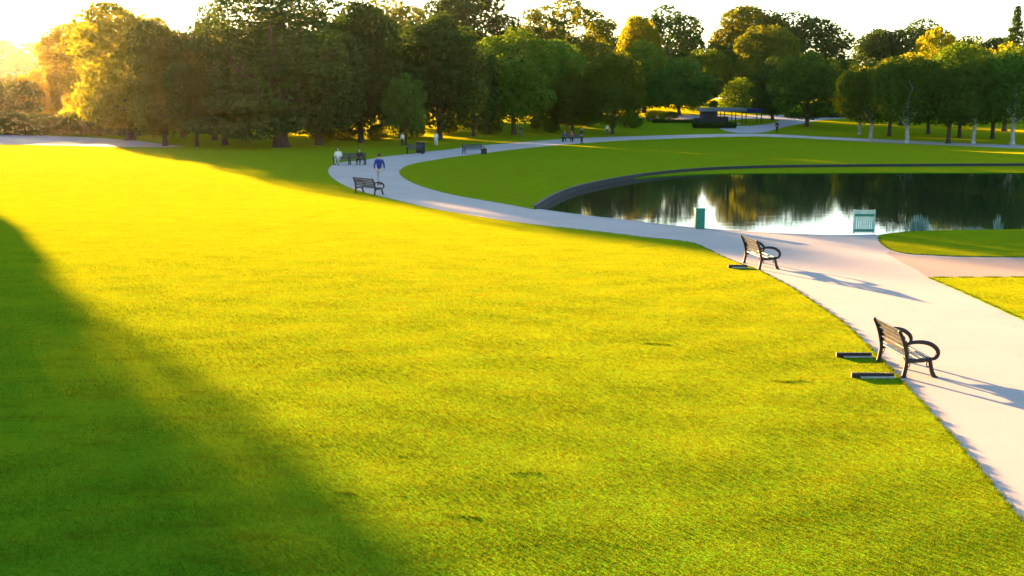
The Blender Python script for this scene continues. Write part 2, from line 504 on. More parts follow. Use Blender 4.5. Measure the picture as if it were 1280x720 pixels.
# ------------------------------------------------------------------ grass blades (uncountable: one object)
def blades():
    nb = 520000
    # distance distribution: dense near, thinning out
    y = 9.5 + (rng.random(nb) ** 1.8) * 38
    halfw = y * 0.435 + 0.8
    x = (rng.random(nb) * 2 - 1) * halfw
    keep = ~in_poly(x, y, polys['main']) & ~in_poly(x, y, polys['side']) & ~in_poly(x, y, polys['basin'])
    x, y = x[keep], y[keep]
    # patchiness
    ph = np.sin(x * 1.3 + 2 * np.sin(y * .7)) * np.sin(y * 2.1 + 1.5 * np.sin(x * .6))
    k2 = rng.random(len(x)) < 0.72 + 0.28 * ph
    x, y = x[k2], y[k2]; ph = ph[k2]
    n = len(x)
    # longer uncut tufts creeping over the path edges
    ex, ey = [], []
    for line in (e1, isl_b, tri_bot, tri_top):
        P = np.array([(p[0], p[1]) for p in line]); 
        for a_, b_ in zip(P[:-1], P[1:]):
            if min(a_[1], b_[1]) > 45 or max(abs(a_[0]), abs(b_[0])) > 40: continue
            k_ = int(np.linalg.norm(b_ - a_) * 420)
            t_ = rng.random(k_)[:, None]
            q_ = a_ + (b_ - a_) * t_ + rng.normal(size=(k_, 2)) * 0.022
            ok_ = np.sin(q_[:, 0] * 9 + 3 * np.sin(q_[:, 1] * 5)) + rng.normal(size=k_) * .6 > -.2
            ex.append(q_[ok_, 0]); ey.append(q_[ok_, 1])
    # rough streaks of taller grass at a few dark spots in the lawn
    spots_ = [(575,645,.45),(655,592,.4),(985,476,.6),(430,617,.25),(820,430,.5)]
    for px_, py_, wl in spots_:
        g_ = G(px_, py_); k_ = int(260 * wl)
        sx = rng.uniform(-1, 1, k_) * wl * .5; sy = rng.normal(size=k_) * .035 + .05 * np.sin(sx * 7 + px_)
        ex.append(g_.x + sx); ey.append(g_.y + sy)
    ne = sum(len(v) for v in ex)
    x = np.concatenate([x] + ex); y = np.concatenate([y] + ey); ph = np.concatenate([ph, np.full(ne, 2.0)])
    n = len(x)
    h = rng.uniform(0.010, 0.028, n) * (1 + 0.35 * ph) * np.clip((50 - y) / 25, .3, 1)
    w = rng.uniform(0.0025, 0.005, n) * (1 + (y - 10) * 0.03)
    a = rng.uniform(0, 2 * np.pi, n)
    la = rng.uniform(0, 2 * np.pi, n); lean = rng.uniform(0.1, 1.0, n) * h
    base = np.column_stack([x, y, np.zeros(n)])
    wv = np.column_stack([np.cos(a) * w, np.sin(a) * w, np.zeros(n)])
    tip = base + np.column_stack([np.cos(la) * lean, np.sin(la) * lean, h])
    V = np.stack([base - wv, base + wv, tip], axis=1).reshape(-1, 3)
    Fc = np.arange(3 * n).reshape(n, 3)
    o = mesh_np('grass_blades', V, Fc, M['blade'])
    tag(o, 'short mown grass blades covering the foreground lawn', 'grass', kind='stuff')
blades()

# ------------------------------------------------------------------ trees
def leaf_cloud(P, Nrm, size, jit=0.8):
    n = len(P)
    R = rng.normal(size=(n, 3)); nn = Nrm + R * jit
    nn /= np.linalg.norm(nn, axis=1, keepdims=True) + 1e-9
    ref = rng.normal(size=(n, 3))
    a = np.cross(nn, ref); a /= np.linalg.norm(a, axis=1, keepdims=True) + 1e-9
    b = np.cross(nn, a)
    s = (size * rng.uniform(0.55, 1.25, n))[:, None]
    q = s * rng.uniform(0.55, 1.0, (n, 1))
    bend = nn * s * rng.uniform(-0.35, 0.35, (n, 1))
    V = np.stack([P - a * s, P - b * q + bend, P + a * s * 0.9, P + b * q * 0.8 + bend], axis=1).reshape(-1, 3)
    return V, np.arange(4 * n).reshape(n, 4)

def lobes_to_leaves(lobes, nleaf, size, fill=0.25, jit=0.8):
    C = np.array([l[:3] for l in lobes]); R = np.array([l[3:6] for l in lobes])
    area = (R[:, 0] * R[:, 2]) ** 1.0
    idx = rng.choice(len(lobes), nleaf, p=area / area.sum())
    d = rng.normal(size=(nleaf, 3)); d /= np.linalg.norm(d, axis=1, keepdims=True)
    rad = np.where(rng.random(nleaf) < fill, rng.uniform(0.3, 0.9, nleaf), rng.normal(0.98, 0.07, nleaf))
    P = C[idx] + d * R[idx] * rad[:, None]
    # drop the points buried deep in another lobe
    keep = np.ones(nleaf, bool)
    for c, r in zip(C, R):
        q = (((P - c) / r) ** 2).sum(axis=1)
        keep &= ~((q < 0.30) & (rng.random(nleaf) < 0.85))
    return leaf_cloud(P[keep], d[keep], size, jit)

def trunk_bm(h0, top, r, limbs, seed, spread=3.0):
    rd = random.Random(seed)
    bm = bmesh.new()
    pts = [Vector((0, 0, -0.3)), Vector((0, 0, 0.15)), Vector((rd.uniform(-.05, .05), rd.uniform(-.05, .05), 0.7))]
    pts += [Vector((rd.uniform(-.15, .15) * k, rd.uniform(-.15, .15) * k, 0.7 + (top - 0.7) * k / 5)) for k in range(1, 6)]
    add_tube(bm, pts, [r * 1.7, r * 1.35, r * 1.05, r * 0.92, r * 0.75, r * 0.55, r * 0.35, r * 0.1], 10)
    for k in range(limbs):
        a = 2 * math.pi * k / limbs + rd.uniform(-.4, .4)
        z = h0 * rd.uniform(0.8, 1.6)
        e = Vector((math.cos(a) * spread * rd.uniform(.7, 1.1), math.sin(a) * spread * rd.uniform(.7, 1.1), z + (top - z) * rd.uniform(.35, .8)))
        s = Vector((0, 0, z)); m = s.lerp(e, 0.5) + Vector((0, 0, -0.3))
        add_tube(bm, catmull([s, m, e], 3), [r * .5, r * .42, r * .34, r * .27, r * .2, r * .12, r * .04], 7)
        for j in range(2):
            s2 = m.lerp(e, rd.uniform(0, .5)); e2 = s2 + Vector((rd.uniform(-1.6, 1.6), rd.uniform(-1.6, 1.6), rd.uniform(.6, 2)))
            add_tube(bm, [s2, s2.lerp(e2, .5), e2], [r * .2, r * .12, r * .03], 5)
    return bm

H0, W0 = 14.0, 12.0    # every prototype is 14 m tall and 12 m wide
def ell_lobes(cb, nl, rmin, rmax, shape=1.0, seed=0, flat=0.8, topw=1.0, core=True):
    rd = random.Random(seed)
    cz0, cz1 = H0 * cb, H0
    cz = (cz0 + cz1) / 2; rz = (cz1 - cz0) / 2; rx = W0 / 2
    lobes = []
    for k in range(nl):
        while True:
            v = Vector((rd.gauss(0, 1), rd.gauss(0, 1), rd.gauss(0, 1)))
            if v.length > 0.1: v.normalize(); break
        lr = rd.uniform(rmin, rmax)
        k_ = shape
        zz = v.z
        ex = 5.5 if zz < 0 else (6.0 if seed == 5 else 2.5)
        wf = math.sqrt(max(0, 1 - abs(zz) ** ex)) / max(1e-3, math.sqrt(1 - zz * zz)) if abs(zz) < .999 else 1
        wf = min(wf, 1.7)
        lobes.append((v.x * (rx - lr) * wf * rd.uniform(.8, 1), v.y * (rx - lr) * wf * rd.uniform(.8, 1), cz + zz * (rz - lr * flat) * rd.uniform(.88, 1), lr, lr, lr * flat))
    if core:
        lobes.append((0, 0, cz, rx * .66, rx * .66, rz * .72))
        lobes.append((0, 0, cz0 + rz * .5, rx * .78, rx * .78, rz * .48))
    return lobes

protos = {}
def make_proto(kind, seed):
    rd = random.Random(seed * 31 + 5)
    root = empty('proto_' + kind)
    bark = M['bark']
    if kind == 'broad':
        name = 'broadleaf_tree'; lob = ell_lobes(.07, 34, 1.2, 2.6, seed=seed, flat=.75)
        V, Fc = lobes_to_leaves(lob, 19000, 0.24, .15); tb = trunk_bm(1.6, 10, .42, 7, seed)
    elif kind == 'round':
        name = 'round_crowned_tree'; lob = ell_lobes(.10, 60, 0.9, 1.5, seed=seed, flat=.85)
        V, Fc = lobes_to_leaves(lob, 19000, 0.22, .12); tb = trunk_bm(1.8, 10, .32, 7, seed)
    elif kind == 'grove':
        name = 'pale_trunked_tree'; lob = ell_lobes(.20, 40, 1.0, 2.2, seed=seed, flat=1.1)
        V, Fc = lobes_to_leaves(lob, 17000, 0.22, .15); tb = trunk_bm(3.0, 11, .34, 6, seed); bark = M['palebark']
    elif kind == 'open':
        name = 'open_crowned_tree'; lob = ell_lobes(.22, 44, .9, 1.7, seed=seed, flat=.7, core=False)
        lob.append((0, 0, 6, 3.2, 3.2, 2.6))
        V, Fc = lobes_to_leaves(lob, 13000, 0.22, .2); tb = trunk_bm(3.2, 12.5, .40, 11, seed, 4.2)
    elif kind == 'cedar':
        name = 'spreading_cedar_tree'; lob = []
        for j in range(9):
            z = 1.6 + j * 1.38; rr = 5.2 * (1 - 0.035 * j) * rd.uniform(.85, 1.05)
            for k in range(7 if j < 7 else 4):
                a = rd.uniform(0, 6.28); q = rd.uniform(.25, .8) * rr * (1 if j < 7 else .7)
                lr = rd.uniform(1.3, 2.0)
                lob.append((math.cos(a) * q, math.sin(a) * q, z + rd.uniform(-.4, .4), lr, lr, rd.uniform(.45, .7)))
        lob.append((0, 0, 5, 3.6, 3.6, 3.6))
        V, Fc = lobes_to_leaves(lob, 34000, 0.14, .15); tb = trunk_bm(1.7, 12.6, .5, 12, seed, 4.4)
    elif kind == 'conifer':
        name = 'conifer_tree'; lob = []
        for j in range(26):
            z = 1.2 + j * .49; rr = 5.4 * (1 - j / 27) + .25
            for k in range(6):
                a = rd.uniform(0, 6.28); q = rr * rd.uniform(.35, .8); lr = rr * .36 + .15
                lob.append((math.cos(a) * q, math.sin(a) * q, z - q * .12, lr, lr, .35))
        V, Fc = lobes_to_leaves(lob, 13000, 0.2, .2); tb = trunk_bm(1.5, 13.4, .3, 0, seed)
    elif kind == 'cone':
        name = 'clipped_domed_tree'; lob = []
        for j in range(12):
            z = 1.2 + j * 1.0; rr = 4.9 * math.sqrt(max(0.02, 1 - (j / 12.2) ** 1.7))
            for k in range(6):
                a = rd.uniform(0, 6.28); q = rr * .62
                lob.append((math.cos(a) * q, math.sin(a) * q, z, rr * .42 + .3, rr * .42 + .3, 1.1))
        V, Fc = lobes_to_leaves(lob, 8000, 0.26, .1); tb = trunk_bm(1.2, 10, .4, 3, seed, 2)
    else:
        name = 'leafy_shrub'; lob = ell_lobes(.0, 22, 1.4, 2.8, seed=seed, flat=.8)
        V, Fc = lobes_to_leaves(lob, 9000, 0.30, .15); tb = trunk_bm(1.0, 9, .3, 5, seed)
    # normalise the crown to the nominal size
    top = np.percentile(V[:, 2], 99.9); V[:, 2] *= H0 / top
    wx = np.percentile(np.abs(V[:, :2]), 99.3); V[:, :2] *= (W0 / 2) / wx
    c = mesh_np('crown', V, Fc, L['dark'], root)
    t = mesh_bm('trunk', tb, bark, root, True)
    root.name = name
    return root

tree_count = 0
def place_tree(kind, seed, px, Y, top_py, w_px, leaf, label, cat='tree', group=None, rz=None, base_py=None, trunk=None):
    key = (kind, seed)
    if base_py is not None: Y = G(px, base_py).y
    p = at_y(px, top_py, Y)
    zb = terrain(Y)
    w = w_px / FPX * Y * 1.0
    h = p.z - zb
    if key not in protos:
        root = make_proto(kind, seed); protos[key] = root; fresh = root
        kids = list(root.children)
    else:
        src = protos[key]
        fresh = src.copy(); col.objects.link(fresh); kids = []
        for ch in src.children:
            c = ch.copy(); c.parent = fresh; col.objects.link(c); kids.append(c)
        for k in ('label', 'category', 'group'):
            if k in fresh: del fresh[k]
    fresh.location = (p.x, Y, zb)
    fresh.rotation_euler = (0, 0, random.uniform(0, 6.28) if rz is None else rz)
    fresh.scale = (w / W0, w / W0, h / H0)
    for c in kids:
        if c.name.startswith('crown'):
            c.material_slots[0].link = 'OBJECT'; c.material_slots[0].material = L[leaf]
        elif trunk:
            c.material_slots[0].link = 'OBJECT'; c.material_slots[0].material = M[trunk]
    tag(fresh, label, cat, group)
    u = p.x * math.cos(AZ) + Y * math.sin(AZ)
    if u + w / 2 > 3.6 and u - w / 2 < 22.7:
        tip = Y - h / math.tan(EL) * math.cos(AZ)
        if tip < 118: print('SHADOW WARN', kind, px, Y, 'u', round(u, 1), 'w', round(w, 1), 'tipY', round(tip))
    return fresh

AZ, EL = math.radians(28), math.radians(7.5)
GL = 'trees on the left of the lawn'; GM = 'trees along the far side of the lawn'; GB = 'tall trees on the skyline'; GG = 'pale-trunked trees of the grove'
T = place_tree
# off-frame tree whose shadow falls over the lower left lawn
T('broad', 3, -203, 104, -165, 150, 'dark', 'large dark broadleaf tree left of the lawn whose shadow crosses the grass', group=GL)
T('broad', 5, -262, 112, -140, 150, 'dark', 'unseen large dark tree added farther left to deepen the lawn shadow', group=GL)  # unseen, added to darken the shadow on the lower left lawn
T('round', 3, -238, 96, -150, 170, 'dark', 'unseen large dark tree added between the other two to thicken their shadow', group=GL)  # unseen, added to close the lit gap inside that shadow
# left
T('broad', 1, -40, 184, 92, 95, 'olive', 'low hazy olive tree at the far left edge of the photo', group=GL)
T('broad', 2, 8, 181, 94, 80, 'olive', 'low hazy tree behind the pale road at the left edge, shorter than its right neighbour', group=GL)
T('round', 2, 47, 184, 86, 58, 'flare_gold', 'small tree tinted gold for flare glow, between the low hazy tree and the tall flare-tinted tree', group=GL)
T('broad', 1, 100, 196, 26, 104, 'flare_gold', 'tall tree tinted golden orange for flare glow at the left end of the tree belt', group=GL)
T('round', 1, 122, 172, 52, 72, 'flare_gold', 'rounded tree tinted yellow for flare glow, with a low skirt, in front of the tall flare-tinted tree', group=GL)
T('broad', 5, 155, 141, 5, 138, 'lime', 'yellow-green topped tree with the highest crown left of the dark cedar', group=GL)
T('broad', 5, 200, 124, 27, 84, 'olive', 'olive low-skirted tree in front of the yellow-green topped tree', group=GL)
T('round', 2, 240, 122, 34, 80, 'dark', 'dark broad tree beside the left side of the cedar', group=GL)
T('broad', 3, 276, 126, 40, 92, 'olive', 'dark olive tree just left of the thick cedar trunk', group=GL)
T('cedar', 1, 345, 120, -42, 205, 'deep', 'huge dark spreading cedar rising out of the top of the photo', group=GL)
T('broad', 2, 395, 126, 25, 120, 'deep', 'very dark tree tucked against the right side of the cedar', group=GL)
T('broad', 1, 448, 132, 2, 104, 'deep', 'tall very dark tree directly behind the bench with the person in white', group=GL)
T('round', 1, 506, 125, 92, 54, 'dark', 'low dark green tree with a lighter top, right of the tall dark trees', group=GL)
T('broad', 2, 485, 205, -6, 110, 'olive', 'olive tree with sunlit top peeping over the dark trees', group=GL)
T('broad', 3, 165, 205, 30, 100, 'olive', 'olive tree filling the gap between the flare-tinted trees and the yellow-green one', group=GL)
IN = 'dark filler tree added behind the front row of the belt to stop sun streaks'  # added to close gaps where sun streaked across the far lawn
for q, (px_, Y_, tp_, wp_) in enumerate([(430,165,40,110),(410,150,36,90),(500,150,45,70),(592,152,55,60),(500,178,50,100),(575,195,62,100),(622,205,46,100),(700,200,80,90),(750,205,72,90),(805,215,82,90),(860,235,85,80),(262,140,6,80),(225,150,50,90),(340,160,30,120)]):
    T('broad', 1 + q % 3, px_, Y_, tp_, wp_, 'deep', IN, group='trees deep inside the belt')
for q, px_ in enumerate([-70, -45, -20, 5, 28, 52, 75, 98, 122, 146, 170]):
    o = T('shrub', 1 + q % 2, px_, 160 - q * .8, 100, 20, 'dark', 'dark bushy shrub in the row along the back of the pale road', 'shrub', 'shrubs along the pale road')
    w = random.uniform(4.0, 6.0); o.scale = (w / W0, w / W0, random.uniform(2.2, 3.3) / H0)
# middle
T('round', 1, 548, 142, 18, 124, 'deep', 'big round-topped dark tree standing above the far bend of the path', group=GM)
T('broad', 3, 612, 175, 60, 66, 'olive', 'olive tree squeezed between two big round trees', group=GM)
T('round', 2, 642, 156, 35, 104, 'mid', 'broad olive green round tree in the middle of the belt', group=GM)
T('broad', 1, 694, 168, 50, 82, 'mid', 'mid-green tree with tufted top right of the broad olive tree', group=GM)
T('round', 3, 716, 160, 86, 70, 'olive', 'short olive tree behind the bench with the standing figure', group=GM)
T('round', 1, 767, 157, 66, 76, 'olive', 'neat round olive brown tree near the path, clear of its neighbours', group=GM)
T('broad', 2, 806, 212, 50, 72, 'mid', 'light-topped mid-green tree behind the neat round olive tree', group=GM)
T('round', 2, 850, 205, 73, 84, 'dark', 'dark green rounded tree left of the grey-roofed shelter', group=GM)
T('broad', 1, 884, 260, 62, 62, 'mid', 'green tree behind the left end of the shelter', group=GM)
T('round', 3, 915, 270, 48, 84, 'dark', 'dark green tree rising behind the domed bush', group=GM)
T('cone', 1, 925, 214, 97, 52, 'mid', 'small bright green domed tree behind the shelter roof', group=GM)
T('broad', 3, 968, 192, 72, 58, 'deep', 'dark tree with bare trunk left of the round dark tree', group=GM)
T('round', 1, 1012, 176, 65, 92, 'dark', 'round dark tree with a short trunk beside the drive', group=GM, trunk='bark')
T('broad', 2, 1046, 300, 68, 60, 'mid', 'mid-green tree in the gap left of the grove', group=GM)
T('broad', 1, 960, 250, 32, 78, 'olive', 'golden olive tree on the rise behind the domed tree', group=GM)
# skyline
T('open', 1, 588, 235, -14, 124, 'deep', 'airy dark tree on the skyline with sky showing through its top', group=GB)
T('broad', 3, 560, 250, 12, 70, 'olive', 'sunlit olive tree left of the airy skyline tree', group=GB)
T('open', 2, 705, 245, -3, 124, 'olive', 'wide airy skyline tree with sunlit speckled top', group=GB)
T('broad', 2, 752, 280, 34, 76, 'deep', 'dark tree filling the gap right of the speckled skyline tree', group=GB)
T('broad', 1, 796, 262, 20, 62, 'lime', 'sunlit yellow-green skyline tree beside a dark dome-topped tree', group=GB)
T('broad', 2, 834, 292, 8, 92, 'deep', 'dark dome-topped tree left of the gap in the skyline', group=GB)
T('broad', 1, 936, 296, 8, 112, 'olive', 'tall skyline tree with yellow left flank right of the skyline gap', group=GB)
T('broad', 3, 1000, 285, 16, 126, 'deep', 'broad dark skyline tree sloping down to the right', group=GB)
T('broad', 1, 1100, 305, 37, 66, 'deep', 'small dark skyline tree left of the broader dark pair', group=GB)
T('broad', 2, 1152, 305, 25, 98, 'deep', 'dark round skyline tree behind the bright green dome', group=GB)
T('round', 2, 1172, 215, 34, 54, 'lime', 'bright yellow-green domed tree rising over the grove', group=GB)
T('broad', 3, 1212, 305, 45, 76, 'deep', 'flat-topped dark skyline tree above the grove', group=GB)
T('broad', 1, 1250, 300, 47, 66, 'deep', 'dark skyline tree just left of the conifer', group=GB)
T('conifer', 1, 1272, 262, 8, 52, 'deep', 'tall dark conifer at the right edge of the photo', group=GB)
T('broad', 2, 1322, 280, 24, 90, 'deep', 'dark skyline tree beyond the right edge of the photo', group=GB)
# grove
grove = [(1078,156,92,56,'lime','leftmost small yellow-green tree at the corner of the grove',1,None),
 (1093,139,80,66,'dark','grove tree with the leftmost pale trunk',2,None),
 (1116,152,70,66,'olive','grove tree with the dull brown trunk behind the first two pale ones',3,'bark'),
 (1139,132,74,74,'dark','grove tree with the bright pale trunk nearest the path',1,None),
 (1166,158,56,70,'lime','taller yellow-topped grove tree behind the bright pale trunk',2,'bark'),
 (1191,131,68,76,'dark','dark grove tree with the third pale trunk from the left',3,None),
 (1206,148,58,66,'mid','grove tree behind the dark one with the third pale trunk',1,'bark'),
 (1223,129.5,72,70,'dark','dark grove tree with a forked pale trunk beside the path',2,None),
 (1247,144,60,76,'mid','grove tree behind the forked pale trunk',3,'bark'),
 (1273,127.5,66,80,'dark','dark grove tree with the rightmost pale trunk',1,None),
 (1262,165,50,80,'lime','sunlit yellow-green tree at the back right of the grove',2,'bark'),
 (1325,130,62,84,'mid','grove tree just beyond the right edge of the photo',3,None),
 (1130,178,66,70,'lime','sunlit tree at the back left of the grove',3,'bark')]
for gx, gY, gt, gw, gl, glb, gs, gtr in grove:
    T('grove', gs, gx, gY, gt + (gs - 2) * 5 + (gx * 7 % 5 - 2) * 2.2, gw * 1.16, gl, glb, group=GG, trunk=gtr)

# far wood closing the park behind everything
far = []
for i in range(30):
    px = -120 + i * 52 + random.uniform(-12, 12)
    if 860 < px < 900: continue
    far.append((px, random.uniform(330, 400), random.uniform(78, 96), random.uniform(66, 90)))
FL = 'distant tree closing the view behind the park trees'
for i, (px, Y, tp, wp) in enumerate(far):
    T('broad', 1 + i % 3, px, Y, tp + (12 if px < 60 else 0), wp, ['dark', 'mid', 'deep'][i % 3], FL, group='distant trees behind the park')
# hill woodland (countless, reads as one mass)
def hill_wood():
    Vs, Fs, off = [], [], 0
    for k in range(150):
        x = random.uniform(-520, -150); y = random.uniform(640, 800)
        t = min(max((y - 560) / 200, 0), 1); t = t * t * (3 - 2 * t)
        h = 34 * t * (1 / (1 + math.exp((x + 150) / 60))) + 3.2
        r = random.uniform(4, 8)
        V, Fc = lobes_to_leaves([(x + random.uniform(-r, r) * .5, y, h + r * .4, r, r, r * .75) for _ in range(3)], 160, 1.3, .1)
        Vs.append(V); Fs.append(Fc + off); off += len(V)
    tag(mesh_np('hill_woodland', np.concatenate(Vs), np.concatenate(Fs), L['olive']), 'far-off woodland covering the hazy hill at the left', 'woodland', kind='stuff')
hill_wood()

# shrubs among the trunks
shr = [(735,158,'pale'),(820,152,0),(838,150,0),(690,166,0),(672,161,0),(905,134,0),(893,136,0),(868,140,0),(958,136,0),(560,168,0),(612,168,0),(790,160,0),(1185,150,0),(1150,152,0),(1232,156,0),(520,172,0),(470,176,0),(400,178,0),(430,176,0),(300,178,0)]
near_names = ['by the bench with the standing figure','left of the shelter','just left of the shelter','behind the far path','in the shade of the broad olive tree','at the left end of the shelter roof','behind the shelter wall','on the gravel left of the shelter','at the right end of the shelter','below the big round-topped tree','between the big round trees','below the neat round olive tree','at the back of the grove','behind the bright pale trunk','at the back right of the grove','below the low dark green tree','behind the tall dark trees','right of the cedar trunk','in the deep shade right of the cedar','left of the cedar trunk']
for i, ((px, py, _), nm) in enumerate(zip(shr, near_names)):
    g = G(px, py); hh = random.uniform(1.3, 2.4)
    top = 360 - FPX * 0  # placeholder, size set below
    o = T('shrub', 1 + i % 2, px, g.y, 100, 20, ['mid', 'lime', 'dark', 'mid'][i % 4], 'leafy shrub ' + nm, 'shrub', 'shrubs among the tree trunks')
    w = random.uniform(1.8, 3.6)
    o.scale = (w / W0, w / W0, hh / H0)

# ------------------------------------------------------------------ benches
def end_frame(y, parent):
    bm = bmesh.new()
    r = 0.036
    P = lambda pts: [Vector((x, y, z)) for x, z in pts]
    rear = catmull(P([(-.02, 0), (.012, .16), (.03, .33), (.0, .52), (-.06, .72), (-.135, .88)]), 4)
    add_tube(bm, rear, [r * (1.25 - .4 * i / (len(rear) - 1)) for i in range(len(rear))], 8, 1.0)
    add_tube(bm, P([(.02, .325), (.15, .31), (.32, .315), (.47, .345)]), r * 1.05, 8, 1.0)
    front = catmull(P([(.455, .345), (.475, .24), (.50, .12), (.555, 0)]), 4)
    add_tube(bm, front, [r * (1.0 + .25 * i / (len(front) - 1)) for i in range(len(front))], 8)
    arm = catmull(P([(-.02, .605), (.12, .655), (.30, .66), (.46, .62), (.575, .53), (.60, .44), (.555, .36), (.46, .34)]), 5)
    add_tube(bm, arm, [r * (.8 + .35 * math.sin(math.pi * i / (len(arm) - 1))) for i in range(len(arm))], 8, 1.15)
    # scrolls and feet
    add_tube(bm, catmull(P([(.04, .33), (.09, .26), (.07, .2), (.03, .2)]), 4), .012, 6)
    add_tube(bm, catmull(P([(.45, .33), (.40, .27), (.41, .21), (.455, .2)]), 4), .012, 6)
    add_box(bm, (-.02, y, .012), (.10, .075, .024), .006)
    add_box(bm, (.562, y, .012), (.10, .075, .024), .006)
    return mesh_bm('end_frame', bm, M['iron'], parent, True)

def make_bench(loc, rz, label, length=1.55, slat=None, mid=False, group='black iron park benches'):
    root = empty('park_bench', loc, rz)
    root.scale = (.96, 1, .95)
    tag(root, label, 'bench', group)
    h = length / 2
    for y in (-h, h): end_frame(y, root)
    if mid: end_frame(0, root)
    sm = slat or M['slat']
    bm = bmesh.new()
    for k in range(5):
        x = .065 + k * .092
        z = .357 + (0.012 if k == 4 else 0) - (0.01 if k in (1, 2) else 0)
        add_box(bm, (x, 0, z), (.07, length + .04, .026), .006)
    mesh_bm('seat', bm, sm, root)
    bm = bmesh.new()
    for k in range(5):
        t = k / 4
        z = .47 + t * .37
        x = .045 - .01 * t - .135 * t * t + .0
        ang = math.radians(-12 - 14 * t)
        add_box(bm, (x, 0, z), (.024, length + .04, .068), .006, Matrix.Rotation(ang, 3, 'Y'))
    mesh_bm('backrest', bm, sm, root)
    return root

def bench_at(px, py, ang, label, **kw):
    """px,py = foot of the rear leg at the near end"""
    g = G(px, py, -0.018)
    L_ = kw.get('length', 1.55)
    c = g + Matrix.Rotation(ang, 3, 'Z') @ Vector((0.02, L_ / 2, 0))
    return make_bench((c.x, c.y, terrain(c.y) - 0.018), ang, label, **kw), g

b1, g1 = bench_at(1129, 472, math.radians(3), 'nearest black iron bench with curved arms and pale slats beside the path', length=1.25)
b2, g2 = bench_at(949, 337, math.radians(7), 'second nearest iron bench, alone on the path edge short of the pond', length=1.4)
b3, g3 = bench_at(468, 244, math.radians(42), 'dark bench in the path bend in front of the person in the blue jacket', length=1.7, slat=M['darkslat'])
b4, g4 = bench_at(419, 205.5, math.radians(-96), 'long dark bench on the outer path bend with two people sitting on it', length=2.3, slat=M['darkslat'], mid=True)
b5, g5 = bench_at(510, 192.3, math.radians(-94), 'small dark bench on the grass edge of the far bend beside a black bin', length=1.35, slat=M['darkslat'])
b6, g6 = bench_at(578, 192.5, math.radians(-60), 'dark bench on the far path right of the bend, on the lawn side', length=1.9, slat=M['darkslat'])
b7, g7 = bench_at(703, 177, math.radians(-88), 'farthest dark bench, under the trees where a person stands beside it', length=2.2, slat=M['darkslat'], mid=True)

# dark sleepers laid in the grass behind the two near benches
def sleeper(px0, px1, py, label, w=0.035):
    a, b = G(px0, py), G(px1, py)
    root = empty('ground_sleeper', ((a.x + b.x) / 2, (a.y + b.y) / 2, 0), math.atan2(b.y - a.y, b.x - a.x))
    tag(root, label, 'sleeper', 'dark sleepers in the grass behind the benches')
    Ln = (b - a).length
    bm = bmesh.new(); add_box(bm, (0, 0, .035), (Ln, w * 2, .09), .008); mesh_bm('beam', bm, M['iron'], root)
    bm = bmesh.new(); add_box(bm, (Ln * .1, -w * 1.9, .012), (Ln * .8, w * 1.5, .03), .004); mesh_bm('concrete_strip', bm, M['coping'], root)
sleeper(1045, 1089, 446, 'upper dark bar lying in the grass behind the nearest bench')
sleeper(1064, 1117, 471.5, 'lower dark bar lying in the grass behind the nearest bench')
sleeper(910, 934, 334.5, 'dark bar lying in the grass behind the second nearest bench', .035)

# ------------------------------------------------------------------ bins, panel, reeds
def tapered_bin(name, loc, w, h, mat, label, rz=0, lid=True):
    root = empty(name, loc, rz); tag(root, label, 'bin')
    bm = bmesh.new()
    add_box(bm, (0, 0, h * .47), (w, w, h * .88), .015)
    for s in (-1, 1):
        add_box(bm, (s * w * .36, -w * .5, h * .47), (w * .06, .012, h * .7), .002)
    mesh_bm('body', bm, mat, root)
    bm = bmesh.new(); add_box(bm, (0, 0, h * .955), (w * 1.1, w * 1.1, h * .09), .012); mesh_bm('lid', bm, mat, root)
    bm = bmesh.new(); add_box(bm, (0, 0, h * .015 + .005), (w * .9, w * .9, h * .04), .004); mesh_bm('base', bm, M['iron'], root)
    return root
g = G(873, 284)
tapered_bin('litter_bin', (g.x, g.y - .25, -0.018), .35, .76, M['teal'], 'teal green litter bin standing where the path meets the pond')
g = G(526, 191)
tapered_bin('litter_bin', (g.x, g.y, 0), .75, .95, M['iron'], 'black litter bin beside the small bench on the far bend')
g = G(605, 192.5)
tapered_bin('litter_bin', (g.x, g.y, -0.018), .5, .5, M['iron'], 'low black bin just right of the bench on the lawn side of the far path')
g = G(871, 156)
tapered_bin('litter_bin', (g.x, g.y, terrain(g.y)), .8, 1.0, M['iron'], 'dark bin left of the grey-roofed shelter')

def panel(px0, px1, py, h, label):
    a, b = G(px0, py), G(px1, py)
    y = min(a.y, b.y) + .05
    root = empty('guard_panel', ((a.x + b.x) / 2, y, -0.018)); tag(root, label, 'panel')
    w = abs(b.x - a.x)
    bm = bmesh.new()
    for k in range(9): add_box(bm, (-w / 2 + w * (k + .5) / 9, 0, h * .5), (w / 11, .02, h * .96), .003)
    mesh_bm('slats', bm, M['paleteal'], root)
    for z in (.12, .76):
        bm = bmesh.new(); add_box(bm, (0, -.022, h * z), (w * 1.02, .022, h * .10), .003); mesh_bm('rail', bm, M['teal'], root)
    for s in (-1, 1):
        bm = bmesh.new(); add_box(bm, (s * w * .53, 0, h * .5), (.05, .05, h), .006); mesh_bm('post', bm, M['paleteal'], root)
panel(1068, 1092, 291, .86, 'pale teal slatted panel with dark green rails at the near pond edge')

